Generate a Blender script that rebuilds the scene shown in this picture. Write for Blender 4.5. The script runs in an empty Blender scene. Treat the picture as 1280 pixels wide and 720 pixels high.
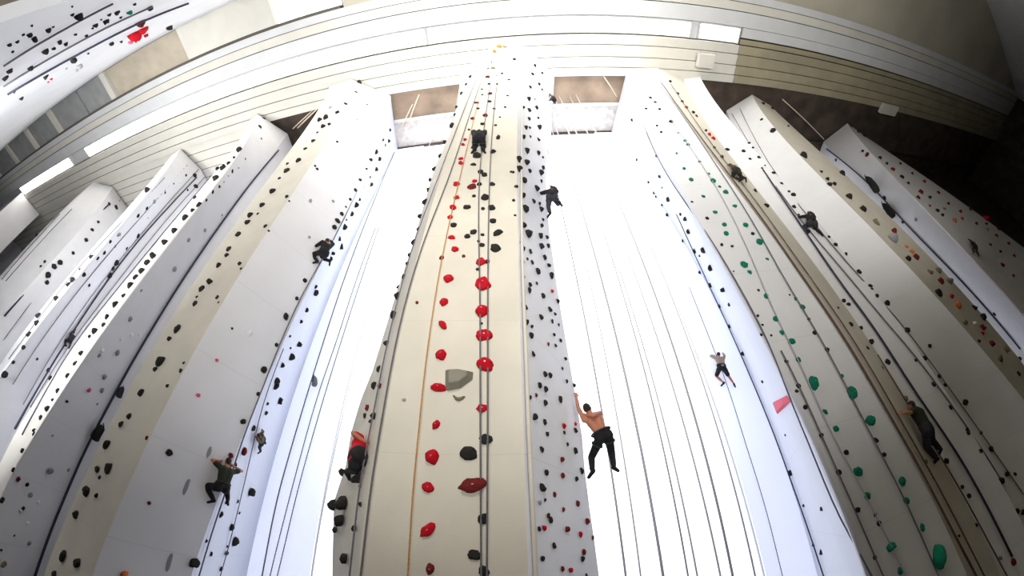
import bpy, bmesh, math, random
from mathutils import Vector, Matrix, Quaternion
from mathutils.bvhtree import BVHTree
from mathutils import noise
random.seed(7)
C = bpy.context.scene.collection
PI = math.pi

# ------------------------------------------------------------------ camera model
F, PITCH, ROLL, PSI = 428.0, math.radians(41.8), math.radians(-2.5), math.radians(2.2)
EYE = Vector((0.0, 0.0, 6.0))      # a gallery well above the hall floor
H = 30.0                       # tower height above the eye
TOP = EYE.z + H


def cam_to_world(d):
    c, s = math.cos(ROLL), math.sin(ROLL)
    x, y, z = c * d[0] - s * d[1], s * d[0] + c * d[1], d[2]
    c, s = math.cos(PITCH), math.sin(PITCH)
    X, Y, Z = x, z * c - y * s, y * c + z * s
    c, s = math.cos(PSI), math.sin(PSI)
    return Vector((X * c - Y * s, X * s + Y * c, Z))


def ray(px, py):
    x, y = px - 640.0, -(py - 360.0)
    r = math.hypot(x, y)
    th = 2 * math.atan(r / (2 * F))
    ph = math.atan2(y, x)
    return cam_to_world((math.sin(th) * math.cos(ph), math.sin(th) * math.sin(ph), math.cos(th)))


def pxscale(px, py):
    r = math.hypot(px - 640.0, py - 360.0)
    return F * (1 + (r / (2 * F)) ** 2)


def at(px, py, q):
    """point of the photograph on the vertical plane y = q"""
    d = ray(px, py)
    return EYE + d * (q / d.y)


cam_d = bpy.data.cameras.new('camera')
cam = bpy.data.objects.new('camera', cam_d)
C.objects.link(cam)
bpy.context.scene.camera = cam
R = Matrix((cam_to_world((1, 0, 0)), cam_to_world((0, 1, 0)), -cam_to_world((0, 0, 1)))).transposed()
cam.matrix_world = Matrix.Translation(EYE) @ R.to_4x4()
cam_d.type = 'PANO'
cam_d.sensor_fit = 'HORIZONTAL'
cam_d.sensor_width = 36.0
cam_d.sensor_height = 20.25
cam_d.clip_end = 500
cc = cam_d
cc.panorama_type = 'FISHEYE_LENS_POLYNOMIAL'
cc.fisheye_fov = math.radians(200)
cc.fisheye_polynomial_k0 = 0.0
cc.fisheye_polynomial_k1 = -8.31011302e-02
cc.fisheye_polynomial_k2 = -8.34932947e-06
cc.fisheye_polynomial_k3 = 5.41397218e-05
cc.fisheye_polynomial_k4 = -9.63494661e-07


# ------------------------------------------------------------------ materials
def s2l(c):
    return tuple(((v / 255) / 12.92 if v / 255 <= 0.04045 else ((v / 255 + 0.055) / 1.055) ** 2.4) for v in c) + (1.0,)


def mat(name, rgb, rough=0.6, var=0.08, scale=3.0, bump=0.0, bscale=40.0, spec=0.3, metal=0.0, seams=None):
    m = bpy.data.materials.new(name)
    m.use_nodes = True
    nt = m.node_tree
    b = nt.nodes['Principled BSDF']
    b.inputs['Roughness'].default_value = rough
    b.inputs['Metallic'].default_value = metal
    b.inputs['Specular IOR Level'].default_value = spec
    base = s2l(rgb)
    tc = nt.nodes.new('ShaderNodeTexCoord')
    nz = nt.nodes.new('ShaderNodeTexNoise')
    nz.inputs['Scale'].default_value = scale
    nz.inputs['Detail'].default_value = 5
    nt.links.new(tc.outputs['Object'], nz.inputs['Vector'])
    rp = nt.nodes.new('ShaderNodeValToRGB')
    rp.color_ramp.elements[0].position = 0.3
    rp.color_ramp.elements[1].position = 0.7
    rp.color_ramp.elements[0].color = tuple(v * (1 - var) for v in base[:3]) + (1,)
    rp.color_ramp.elements[1].color = tuple(min(1, v * (1 + var)) for v in base[:3]) + (1,)
    nt.links.new(nz.outputs['Fac'], rp.inputs['Fac'])
    out = rp.outputs['Color']
    if seams:
        # sheet joints: thin lines every seams[1] m up the wall
        sx = nt.nodes.new('ShaderNodeSeparateXYZ')
        nt.links.new(tc.outputs['Object'], sx.inputs[0])
        md = nt.nodes.new('ShaderNodeMath'); md.operation = 'PINGPONG'; md.inputs[1].default_value = seams[1] / 2
        nt.links.new(sx.outputs['Z'], md.inputs[0])
        lt = nt.nodes.new('ShaderNodeMath'); lt.operation = 'LESS_THAN'; lt.inputs[1].default_value = 0.006
        nt.links.new(md.outputs[0], lt.inputs[0])
        mx = nt.nodes.new('ShaderNodeMix'); mx.data_type = 'RGBA'
        nt.links.new(lt.outputs[0], mx.inputs['Factor'])
        nt.links.new(out, mx.inputs['A'])
        mx.inputs['B'].default_value = tuple(v * seams[0] for v in base[:3]) + (1,)
        out = mx.outputs['Result']
    nt.links.new(out, b.inputs['Base Color'])
    if bump:
        n2 = nt.nodes.new('ShaderNodeTexNoise')
        n2.inputs['Scale'].default_value = bscale
        nt.links.new(tc.outputs['Object'], n2.inputs['Vector'])
        bp = nt.nodes.new('ShaderNodeBump')
        bp.inputs['Strength'].default_value = bump
        bp.inputs['Distance'].default_value = 0.02
        nt.links.new(n2.outputs['Fac'], bp.inputs['Height'])
        nt.links.new(bp.outputs[0], b.inputs['Normal'])
    return m


def emit(name, rgb, strength):
    m = bpy.data.materials.new(name)
    m.use_nodes = True
    nt = m.node_tree
    b = nt.nodes['Principled BSDF']
    b.inputs['Base Color'].default_value = s2l(rgb)
    b.inputs['Emission Color'].default_value = s2l(rgb)
    b.inputs['Emission Strength'].default_value = strength
    return m


M = dict(
    white=mat('white_paint', (224, 223, 224), 0.55, 0.03, 0.7, 0.12, 30, seams=(0.82, 2.44)),
    beige=mat('beige_plywood', (203, 197, 183), 0.6, 0.05, 1.1, 0.15, 35, seams=(0.9, 2.44)),
    bluetint=mat('daylight_blue_tint', (204, 208, 220), 0.6, 0.03, 0.7, 0.12, 30, seams=(0.85, 2.44)),  # bluish daylight on the central returns is put into this colour
    cream=mat('cream_plywood', (220, 216, 206), 0.6, 0.04, 1.1, 0.15, 35, seams=(0.9, 2.44)),
    wall=mat('white_wall', (216, 218, 224), 0.7, 0.04, 0.5),
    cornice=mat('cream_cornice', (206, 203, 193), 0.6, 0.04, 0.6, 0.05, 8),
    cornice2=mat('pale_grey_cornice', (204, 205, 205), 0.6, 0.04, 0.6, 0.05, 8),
    cornice3=mat('olive_cornice', (158, 150, 126), 0.65, 0.12, 0.5, 0.05, 8),  # olive boards of the right-hand cornice
    groove=mat('dark_groove', (92, 88, 80), 0.8),
    ceil=mat('smooth_concrete', (178, 172, 156), 0.75, 0.1, 0.25, 0.1, 6),
    concrete=mat('dark_concrete', (112, 106, 92), 0.8, 0.15, 0.3, 0.2, 6),
    shadewood=mat('shade_dark_timber', (70, 60, 52), 0.85, 0.4, .6, 0.4, 8),  # dark tone carries the shade of the unlit soffit bays
    brown=mat('stained_timber', (140, 122, 104), 0.8, 0.35, .5, 0.4, 8),
    dirty=mat('dirty_panel', (196, 190, 184), 0.7, 0.2, 2.2, 0.2, 10),
    brownp=mat('taupe_panel', (178, 168, 150), 0.7, 0.1, 0.8),
    greyp=mat('grey_panel', (146, 148, 146), 0.7, 0.12, 0.8),
    frame=mat('dark_frame', (60, 50, 46), 0.5),
    floor=mat('rubber_floor', (70, 70, 74), 0.9, 0.2, 6, 0.3, 60),
    k=mat('black_resin', (44, 42, 40), 0.85, 0.25, 9, 0.3, 90, spec=.12),
    r=mat('red_resin', (180, 20, 34), 0.85, 0.14, 9, 0.3, 90, spec=.12),
    b=mat('maroon_resin', (108, 36, 34), 0.85, 0.2, 9, 0.3, 90, spec=.12),
    g=mat('green_resin', (22, 118, 92), 0.85, 0.14, 9, 0.3, 90, spec=.12),
    y=mat('olive_resin', (122, 116, 96), 0.85, 0.2, 9, 0.3, 90, spec=.12),
    a=mat('grey_resin', (150, 150, 152), 0.85, 0.12, 9, 0.3, 90, spec=.12),
    w=mat('white_resin', (236, 236, 238), 0.85, 0.04, 9, 0.3, 90, spec=.12),
    o=mat('orange_resin', (206, 112, 60), 0.85, 0.14, 9, 0.3, 90, spec=.12),
    p=mat('pink_resin', (218, 92, 118), 0.85, 0.14, 9, 0.3, 90, spec=.12),
    volume=mat('grey_plywood', (128, 124, 112), 0.7, 0.1, 5),
    redpad=mat('red_painted_ply', (206, 66, 92), 0.6, 0.08, 5),
    rope=mat('grey_rope', (106, 104, 110), 0.85, 0.3, 60, 0.6, 120),
    ropel=mat('pale_rope', (178, 178, 184), 0.85, 0.2, 60, 0.6, 120),
    ropew=mat('white_rope', (226, 226, 230), 0.85, 0.1, 60, 0.6, 120),
    ropeg=mat('silver_rope', (196, 196, 202), 0.85, 0.2, 60, 0.6, 120),
    ropeb=mat('navy_rope', (58, 60, 78), 0.85, 0.3, 60, 0.6, 120),
    ropebr=mat('brown_rope', (98, 78, 66), 0.85, 0.3, 60, 0.6, 120),
    ropeo=mat('orange_rope', (196, 138, 62), 0.85, 0.3, 60, 0.6, 120),
    cable=mat('cream_cord', (206, 190, 168), 0.8, 0.1, 40),
    steel=mat('steel', (150, 150, 152), 0.35, 0.1, 20, metal=0.9),
    skin=mat('skin', (178, 118, 92), 0.55, 0.08, 8),
    black=mat('black_cloth', (30, 29, 31), 0.9, 0.2, 25, 0.3, 120),
    navy=mat('charcoal_cloth', (52, 50, 54), 0.9, 0.2, 25, 0.3, 120),
    green=mat('dark_green_cloth', (44, 46, 36), 0.9, 0.2, 25, 0.3, 120),
    red=mat('red_cloth', (200, 30, 48), 0.9, 0.1, 25, 0.3, 120),
    tan=mat('tan_cloth', (156, 140, 124), 0.9, 0.15, 25, 0.3, 120),
    brownc=mat('brown_cloth', (88, 74, 58), 0.9, 0.45, 14, 0.3, 120),
    grey=mat('grey_cloth', (112, 110, 110), 0.9, 0.15, 25, 0.3, 120),
    hair=mat('dark_hair', (38, 30, 26), 0.6, 0.3, 60, 0.6, 140),
    winpane=emit('bright_frosted_glass', (248, 250, 255), 1.25),
    sidepane=emit('blue_glow_pane', (232, 237, 252), .5),
    lamp=emit('lit_diffuser', (255, 252, 244), 10.0),
    skylight=emit('skylight_glass', (255, 253, 248), 1.6),
)


# ------------------------------------------------------------------ object helpers
def obj(name, bm, m, parent=None, smooth=False):
    me = bpy.data.meshes.new(name)
    bm.normal_update()
    bm.to_mesh(me)
    bm.free()
    for x in (m if isinstance(m, (list, tuple)) else [m]):
        me.materials.append(x)
    if smooth:
        me.polygons.foreach_set('use_smooth', [True] * len(me.polygons))
    o = bpy.data.objects.new(name, me)
    C.objects.link(o)
    if parent:
        o.parent = parent
        o.matrix_parent_inverse = parent.matrix_world.inverted()
    return o


def tag(o, label=None, cat=None, group=None, kind=None):
    if label: o['label'] = label
    if cat: o['category'] = cat
    if group: o['group'] = group
    if kind: o['kind'] = kind
    return o


def empty(name, loc):
    o = bpy.data.objects.new(name, None)
    C.objects.link(o)
    o.location = loc
    o.matrix_world = Matrix.Translation(loc)
    return o


def box(bm, x0, x1, y0, y1, z0, z1):
    vs = [bm.verts.new((x, y, z)) for x in (x0, x1) for y in (y0, y1) for z in (z0, z1)]
    for f in ((0, 1, 3, 2), (4, 6, 7, 5), (0, 4, 5, 1), (2, 3, 7, 6), (0, 2, 6, 4), (1, 5, 7, 3)):
        bm.faces.new([vs[i] for i in f])


def boxobj(name, m, x0, x1, y0, y1, z0, z1, parent=None, label=None, bevel=0.0):
    bm = bmesh.new()
    box(bm, x0, x1, y0, y1, z0, z1)
    if bevel:
        bmesh.ops.bevel(bm, geom=bm.edges[:], offset=bevel, segments=2, affect='EDGES')
    o = obj(name, bm, m, parent)
    if parent is None:
        o['kind'] = 'structure'
    if label: o['label'] = label
    return o


def tube(bm, pts, r, seg=7):
    pts = [Vector(p) for p in pts]
    rings = []
    up = Vector((0.3, 0.9, 0.2)).normalized()
    for i, p in enumerate(pts):
        d = (pts[min(i + 1, len(pts) - 1)] - pts[max(i - 1, 0)]).normalized()
        a = d.cross(up)
        if a.length < 1e-3: a = d.cross(Vector((1, 0, 0)))
        a.normalize()
        b = d.cross(a)
        rings.append([bm.verts.new(p + (a * math.cos(t) + b * math.sin(t)) * r) for t in [2 * PI * k / seg for k in range(seg)]])
    for r0, r1 in zip(rings, rings[1:]):
        for k in range(seg):
            bm.faces.new((r0[k], r0[(k + 1) % seg], r1[(k + 1) % seg], r1[k]))
    bm.faces.new(rings[0][::-1]); bm.faces.new(rings[-1])


# ------------------------------------------------------------------ climbing towers
STATIONS = [k * .75 for k in range(48)] + [TOP]


def edge(px, q, smooth=True):
    """an arris of a tower: photograph points on the plane y=q -> list of (z, x) sorted"""
    pts = sorted((lambda p: (p.z, p.x))(at(x, y, q)) for x, y in px)
    out = []
    for z, x in pts:
        if out and z - out[-1][0] < 0.05: continue
        out.append((z, x))
    if not smooth: return out
    # sawn arrises are true: a parabola through the sighted points, nearer ones weighing more
    import numpy as np
    zz = np.array([o[0] for o in out]); xx = np.array([o[1] for o in out])
    wt = 1.0 / (q * q + xx * xx + (zz - EYE.z) ** 2) ** .5
    k = np.polyfit(zz, xx, 2 if len(zz) > 3 else 1, w=wt)
    return [(z, float(np.polyval(k, min(max(z, zz[0]), TOP)))) for z in STATIONS]


def ev(e, z):
    if z <= e[0][0]: return e[0][1]
    if z >= e[-1][0]: return e[-1][1]
    for (z0, x0), (z1, x1) in zip(e, e[1:]):
        if z0 <= z <= z1:
            return x0 + (x1 - x0) * (z - z0) / (z1 - z0)


targets = []          # (name of tower, face name, BVH)


def face_between(name, m, ea, qa, eb, qb, parent, thick=0.05):
    """one skin of a tower: a sheet from arris a to arris b, with thickness going inwards"""
    bm = bmesh.new()
    g = []
    for z in STATIONS:
        a, b = Vector((ev(ea, z), qa, z)), Vector((ev(eb, z), qb, z))
        g.append([bm.verts.new(a), bm.verts.new(b)])
    for r0, r1 in zip(g, g[1:]):
        bm.faces.new((r0[0], r0[1], r1[1], r1[0]))
    bmesh.ops.recalc_face_normals(bm, faces=bm.faces[:])
    vs = [v.co.copy() for v in bm.verts]
    ps = [[v.index for v in f.verts] for f in (bm.verts.index_update() or bm.faces)]
    targets.append((parent, name, BVHTree.FromPolygons(vs, ps)))
    back = []
    for r in g:                                                    # inwards is away from the hall
        inn = Vector((0, 0, 1)).cross(r[1].co - r[0].co).normalized()
        back.append([bm.verts.new(v.co + inn * thick) for v in r])
    for f in bm.faces: f.smooth = True
    g = [[bm.verts.new(v.co) for v in r] for r in g]               # the rim keeps its own sharp arris
    for r0, r1 in zip(back, back[1:]):
        bm.faces.new((r0[0], r1[0], r1[1], r0[1]))
    for i in (0, 1):
        for k in range(len(g) - 1):
            bm.faces.new((g[k][i], g[k + 1][i], back[k + 1][i], back[k][i]))
    for k in (0, -1):
        bm.faces.new((g[k][0], g[k][1], back[k][1], back[k][0]))
    bmesh.ops.recalc_face_normals(bm, faces=bm.faces[:])
    return obj(name, bm, m, parent)


def shift(e, dx):
    return [(z, x + dx) for z, x in e]


def tower(label, faces):
    """faces: [(part name, material, edge a, qa, edge b, qb)] from left to right"""
    es = faces[len(faces) // 2]
    x = ev(es[2], 0)
    t = empty('climbing_tower', Vector((x, es[3], 0)))
    tag(t, label, 'climbing wall', 'climbing towers along the window wall')
    for n, m, ea, qa, eb, qb in faces:
        face_between(n, m, ea, qa, eb, qb, t)
    # lid
    bm = bmesh.new()
    ring = [Vector((ev(faces[0][2], TOP), faces[0][3], TOP))] + [Vector((ev(f[4], TOP), f[5], TOP)) for f in faces]
    lo = [bm.verts.new(p - Vector((0, 0, .06))) for p in ring]
    hi = [bm.verts.new(p - Vector((0, 0, .01))) for p in ring]
    bm.faces.new(lo); bm.faces.new(hi)
    for i in range(len(ring)):
        j = (i + 1) % len(ring)
        bm.faces.new((lo[i], lo[j], hi[j], hi[i]))
    bmesh.ops.recalc_face_normals(bm, faces=bm.faces[:])
    obj('top_cap', bm, M['white'], t)
    return t


BACK = 12.9
W, B = M['white'], M['beige']
TDESC = {}
# central tower
c0 = edge([(577, 92), (567, 155), (545, 205), (530, 255), (516, 305), (499, 355), (482, 410), (467, 460), (447, 510), (439, 540), (431, 590), (418, 618), (416, 720)], 6.8, False)
c1 = edge([(613, 57), (585, 125), (557, 210), (533, 285), (508, 365), (491, 435), (473, 537), (462, 602), (451, 718)], 4.9)
c2 = edge([(655, 62), (650, 130), (646, 230), (648, 360), (653, 540), (662, 720)], 5.1)
c3 = edge([(693, 95), (686, 160), (682, 230), (687, 292), (697, 363), (706, 417), (717, 482), (727, 538), (732, 602), (740, 655), (749, 720)], 7.6, False)
TC = tower('central climbing tower with broad beige front and grey holds-covered right side',
           [('side_return', M['bluetint'], shift(c0, .4), BACK, c0, 6.8), ('left_panel', B, c0, 6.8, c1, 4.9), ('front_panel', B, c1, 4.9, c2, 5.1),
            ('right_panel', W, c2, 5.1, c3, 7.6), ('side_return', M['bluetint'], c3, 7.6, shift(c3, -.3), BACK)])
TDESC[TC.name] = 'central tower'


def left_tower(label, desc, e1, q1, e2, q2, e3, q3, e4=None, qb=BACK, front=B):
    e4 = e4 or shift(e3, -.3)
    e0 = shift(e1, -1.6)
    rp = M['bluetint'] if qb == BACK else W
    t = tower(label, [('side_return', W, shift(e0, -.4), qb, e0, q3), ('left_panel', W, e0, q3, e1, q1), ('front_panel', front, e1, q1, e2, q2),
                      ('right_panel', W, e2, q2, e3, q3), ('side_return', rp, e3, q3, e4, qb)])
    TDESC[t.name] = desc
    return t


l1_1 = edge([(404, 133), (357, 192), (319, 242), (282, 290), (240, 365), (180, 457), (135, 540), (95, 615), (54, 712)], 5.9)
l1_2 = edge([(443, 96), (415, 150), (385, 205), (350, 265), (322, 315), (290, 365), (235, 452), (191, 541), (175, 577), (140, 650), (112, 720)], 5.7)
l1_3 = edge([(483, 120), (472, 185), (455, 235), (430, 285), (403, 325), (376, 367), (345, 435), (320, 500), (301, 545), (265, 650), (246, 715)], 7.8)
l1_4 = edge([(497, 187), (475, 230), (449, 285), (412, 365), (383, 450), (355, 540), (320, 670), (306, 720)], BACK)
left_tower('climbing tower left of the central one, beige front, smooth grey right side', 'first tower left of centre', l1_1, 5.9, l1_2, 5.7, l1_3, 7.8, l1_4)
l2_1 = edge([(314, 153), (280, 195), (240, 250), (205, 295), (150, 360), (100, 422), (62, 470), (25, 535)], 6.9)
l2_2 = edge([(327, 138), (300, 180), (262, 240), (232, 275), (200, 320), (175, 360), (120, 432), (82, 480), (47, 535), (15, 590)], 6.6)
l2_3 = edge([(358, 166), (347, 190), (317, 222), (269, 287), (222, 357), (185, 417), (147, 482), (125, 527), (107.5, 547.5), (96, 582), (66, 650), (42.5, 720)], 9.3)
left_tower('second climbing tower left of centre, white side with a thick dark rope on its edge', 'second tower left of centre', l2_1, 6.9, l2_2, 6.6, l2_3, 9.3, None, 13.4, M['cream'])
l3_1 = edge([(219, 190), (172, 240), (127, 300), (66, 370), (20, 425)], 7.8)
l3_2 = edge([(230, 180), (182, 240), (137, 300), (78, 370), (32, 425), (0, 470)], 7.5)
l3_3 = edge([(258, 203), (245, 222), (175, 297), (127, 357), (95, 405), (75, 435), (20, 535)], 10.5)
left_tower('third climbing tower left of centre, narrow white face dotted with small grey holds', 'third tower left of centre', l3_1, 7.8, l3_2, 7.5, l3_3, 10.5, None, 13.9, W)
l4_1 = edge([(106, 237), (72, 268), (28, 315), (0, 345)], 7.6)
l4_2 = edge([(118, 227), (80, 264), (36, 313), (5, 345)], 7.2)
l4_3 = edge([(139, 234), (132, 252), (82, 305), (40, 355), (0, 395)], 8.8)
left_tower('fourth climbing tower left of centre, overexposed white top close under the cornice', 'fourth tower left of centre', l4_1, 7.6, l4_2, 7.2, l4_3, 8.8, None, 14.2, W)


def right_tower(label, desc, e3, q3, e2, q2, e1, q1, e4=None, qb=BACK, front=B):
    e4 = e4 or shift(e3, .3)
    e0 = shift(e1, 1.6)
    rp = M['bluetint'] if qb == BACK else W
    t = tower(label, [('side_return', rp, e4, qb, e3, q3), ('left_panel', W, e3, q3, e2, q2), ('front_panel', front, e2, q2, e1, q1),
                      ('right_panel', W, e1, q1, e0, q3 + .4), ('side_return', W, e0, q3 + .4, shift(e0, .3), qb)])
    TDESC[t.name] = desc
    return t


r1_4 = edge([(768, 172), (805, 215), (847, 267), (888, 357), (911, 405), (930, 447), (970, 541), (1010, 652), (1031, 715)], 12.6)
r1_3 = edge([(785, 85), (800, 140), (820, 195), (875, 280), (922, 358), (960, 430), (1008, 540), (1042, 622), (1085, 719)], 7.0)
r1_2 = edge([(822, 89), (840, 128), (864, 159), (880, 182), (915, 224), (959, 285), (985, 325), (1010, 360), (1042, 407), (1075, 460), (1110, 520), (1120, 540), (1145, 585), (1175, 645), (1212, 715)], 6.9)
r1_1 = edge([(853, 103), (882, 152), (908, 186), (944, 224), (960, 255), (1000, 310), (1037, 360), (1070, 405), (1105, 450), (1135, 500), (1160, 548), (1180, 582), (1220, 655), (1255, 720)], 7.7)
right_tower('climbing tower right of the central one, white side carrying the green holds', 'first tower right of centre', r1_3, 7.0, r1_2, 6.9, r1_1, 7.7, r1_4)
r2_3 = edge([(909, 140), (935, 190), (967, 240), (1000, 283), (1060, 360), (1110, 432), (1150, 492), (1190, 555), (1240, 640), (1280, 705)], 10.4)
r2_2 = edge([(944, 119), (982, 182), (1027, 225), (1085, 277), (1162, 358), (1210, 415), (1280, 505)], 8.6)
r2_1 = edge([(967, 136), (995, 162), (1035, 202), (1070, 230), (1102, 257), (1130, 287), (1160, 320), (1192, 355), (1222, 390), (1260, 432), (1280, 452)], 9.5)
right_tower('second climbing tower right of centre, wide bare white side and beige strip', 'second tower right of centre', r2_3, 10.4, r2_2, 8.6, r2_1, 9.5, None, 14.4)
r3_3 = edge([(1031, 180), (1040, 190), (1085, 226), (1130, 278), (1172, 320), (1214, 362), (1242, 394), (1277, 437)], 12.8)
r3_2 = edge([(1062, 155), (1085, 190), (1115, 222), (1150, 255), (1185, 290), (1222, 327), (1247, 360), (1280, 397)], 10.2)
r3_1 = edge([(1081, 170), (1100, 182), (1150, 218), (1210, 258), (1260, 292), (1280, 312)], 11.3)
right_tower('third climbing tower right of centre, darkest one with many small maroon holds', 'third tower right of centre', r3_3, 12.8, r3_2, 10.2, r3_1, 11.3, None, 14.9, W)

# ------------------------------------------------------------------ the setting
XL, XR = -96.0, 74.0
boxobj('floor', M['floor'], XL, XR, -12, 16, -.2, 0)
wl, wr = -8.05, 7.6
boxobj('wall_front', M['wall'], -15.0, wl, 13.0, 13.3, 0, TOP + .5)
boxobj('wall_front', M['wall'], XL, -15.0, 14.3, 14.6, 0, TOP + .5)
boxobj('wall_front', M['wall'], wr, 15.0, 13.0, 13.3, 0, TOP + .5)
boxobj('wall_front', M['wall'], 15.0, 47.0, 15.1, 15.4, 0, TOP + .5)
boxobj('wall_front', M['shadewood'], 47.0, XR, 15.1, 15.4, 0, TOP + .5)
win = boxobj('window_1', M['winpane'], wl, wr, 13.06, 13.12, 0, TOP + .3)
# glowing blue panes added to brighten the piers, then the side bays' windows
boxobj('window_2', M['sidepane'], -12.3, wl - .04, 12.9, 12.96, 0, TOP + .05)
boxobj('window_3', M['sidepane'], wr + .04, 12.4, 12.9, 12.96, 0, TOP + .05)
for i, (x0, x1, y) in enumerate(((-22.5, -17.8, 14.2), (-35, -30.5, 14.2), (-49, -44, 14.2), (17.2, 22, 15.0), (31, 35.5, 15.0))):
    boxobj('window_%d' % (i + 4), M['sidepane'], x0, x1, y, y + .06, 0, TOP - .1)
for k in range(5):
    x = wl + (wr - wl) * k / 4
    boxobj('window_frame', M['wall'], x - .04, x + .04, 13.13, 13.2, 0, TOP + .3, win)
boxobj('wall_left', M['wall'], XL - .3, XL, -3.3, 14.6, 0, TOP + 1)
boxobj('wall_left_pier', M['white'], -86.0, -75.4, 3.6, 8.0, 0, TOP - .02)
# leaning end wall on the right, running back past the camera
bm = bmesh.new()
pa, pb = Vector((53.7, -8.0, 0)), Vector((74.0, .6, 0))
d = (pb - pa).normalized(); n = Vector((d.y, -d.x, 0))
vs = []
for z in (0, TOP + 1):
    for p in (pa - d * 6, pb + d * 3):
        vs += [bm.verts.new(p + Vector((0, 0, z))), bm.verts.new(p + n * .4 + Vector((0, 0, z)))]
for f in ((0, 1, 3, 2), (4, 6, 7, 5), (0, 4, 5, 1), (2, 3, 7, 6), (0, 2, 6, 4), (1, 5, 7, 3)):
    bm.faces.new([vs[i] for i in f])
bmesh.ops.recalc_face_normals(bm, faces=bm.faces[:])
tag(obj('wall_right', bm, M['wall']), kind='structure')
boxobj('wall_right_end', M['shadewood'], XR, XR + .3, -1, 15.4, 0, TOP + 1)
opp = boxobj('wall_back_left', M['wall'], XL, -12.0, -3.7, -3.3, 0, TOP + .28)
boxobj('wall_back', M['concrete'], -12.0, 48, -11, -10.7, 0, TOP + .6)
boxobj('wall_back_return', M['concrete'], -12.4, -12.0, -10.7, -3.7, 0, TOP + .6)
# window-head soffit behind the cornice: stained timber, a pipe ledge, then grey panels
boxobj('ceiling_soffit', M['brown'], -12.5, 13.2, 7.2, 10.3, TOP + .25, TOP + .45)
boxobj('ceiling_soffit_white', M['cornice'], XL, -24.0, 7.7, 15.4, TOP + .25, TOP + .45)
for k in range(5):
    boxobj('ceiling_soffit_joint', M['groove'], XL, -24.0, 8.6 + k, 8.66 + k, TOP + .24, TOP + .3)
boxobj('ceiling_soffit_dark', M['shadewood'], -24.0, -12.5, 7.2, 15.4, TOP + .25, TOP + .45)  # shade of the unlit bay put into the board colour
boxobj('ceiling_soffit_dark', M['shadewood'], 13.2, XR, 7.2, 15.4, TOP + .25, TOP + .45)  # same painted shade, right of the central bays
boxobj('ceiling_soffit_grey', M['dirty'], -12.5, 13.2, 10.3, 15.4, TOP + .25, TOP + .45)
boxobj('trim_1', M['cornice2'], -12.5, 13.2, 10.15, 10.4, TOP + .1, TOP + .25)
boxobj('trim_2', M['frame'], XL, XR, 12.86, 13.0, TOP - .1, TOP + .25)
# stepped cornice: boards with open joints, rising towards the middle of the hall
qs = [7.68, 6.93, 6.06, 5.07, 4.23]
for i, (a, b) in enumerate(zip(qs, qs[1:])):
    boxobj('ceiling_cornice_%d' % (i + 1), M['cornice'], XL, 20.6, b + .06, a, TOP + .02 + .1 * i, TOP + .5 + .1 * i)
    boxobj('ceiling_cornice_%d' % (i + 11), M['cornice3'], 20.65, XR, b + .06, a, TOP + .02 + .1 * i, TOP + .5 + .1 * i)
boxobj('ceiling_cornice_backing', M['groove'], XL, XR, .0, 7.6, TOP + .95, TOP + 1.05)
boxobj('ceiling_cornice_5', M['cornice2'], XL, XR, 1.45, 2.7, TOP + .35, TOP + .9)
boxobj('ceiling_cornice_6', M['cornice'], XL, XR, .65, 1.38, TOP + .42, TOP + .95)
boxobj('ceiling_cornice_7', M['cornice2'], XL, XR, -.05, .6, TOP + .5, TOP + .95)
boxobj('trim_3', M['groove'], XL, -12.5, -.28, -.05, TOP + .55, TOP + .95)
# light trough: housing between cornice boards with long lit diffusers
boxobj('ceiling_light_trough', M['cornice2'], XL, 20.6, 2.74, 4.2, TOP + .62, TOP + .8)
boxobj('ceiling_cornice_8', M['cornice2'], 20.65, XR, 2.74, 3.6, TOP + .40, TOP + .8)
boxobj('ceiling_cornice_9', M['cornice3'], 20.65, XR, 3.75, 4.2, TOP + .42, TOP + .8)
for i, (x0, x1, lab) in enumerate(((-2.53, -1.88, 'short lit panel at the far left end of the cornice'),
                                   (-1.73, -.202, 'longest lit panel of the cornice, above the towers left of centre'),
                                   (-.195, .52, 'lit panel of the cornice above the central tower'),
                                   (.545, .68, 'shortest lit panel of the cornice, above the first tower right of centre'))):
    t = empty('ceiling_light', Vector(((x0 + x1) / 2 * H, 3.45, TOP + .3)))
    tag(t, lab, 'ceiling light', 'lit panels in the cornice')
    boxobj('diffuser', M['lamp'], x0 * H + .12, x1 * H - .12, 2.95, 4.05, TOP + .40, TOP + .46, t)
    boxobj('housing', M['cornice2'], x0 * H, x1 * H, 2.85, 4.15, TOP + .46, TOP + .60, t)
    for xx in (x0 * H, x1 * H - .1):
        boxobj('end_plate', M['cornice2'], xx, xx + .1, 2.85, 4.15, TOP + .3, TOP + .46, t)
# ceiling
boxobj('ceiling', M['ceil'], -12.2, XR + .3, -11, -.05, TOP + .6, TOP + .8)
boxobj('ceiling_bay_1', M['skylight'], -18.2, -12.3, -10.7, -.3, TOP + .5, TOP + .7)
boxobj('ceiling_bay_2', M['cornice'], -28.5, -18.3, -10.7, -.3, TOP + .3, TOP + .7)
bays = [(-40.5, -28.6, 'brownp'), (-47, -41.6, 'greyp'), (-54, -47.3, 'greyp'), (-62, -54.8, 'greyp'), (-70, -62.6, 'greyp'), (-79, -70.8, 'greyp'), (XL, -79.8, 'greyp')]
for i, (x0, x1, m) in enumerate(bays):
    boxobj('ceiling_bay_%d' % (i + 3), M[m], x0, x1, -3.3, -.3, TOP + .7, TOP + .9)
for i, x in enumerate((-41.05, -54.4, -62.3, -70.4, -79.4)):
    boxobj('ceiling_rib_%d' % (i + 1), M['cornice'], x - .5, x + .4, -3.3, -.3, TOP + .35, TOP + .9)
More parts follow.
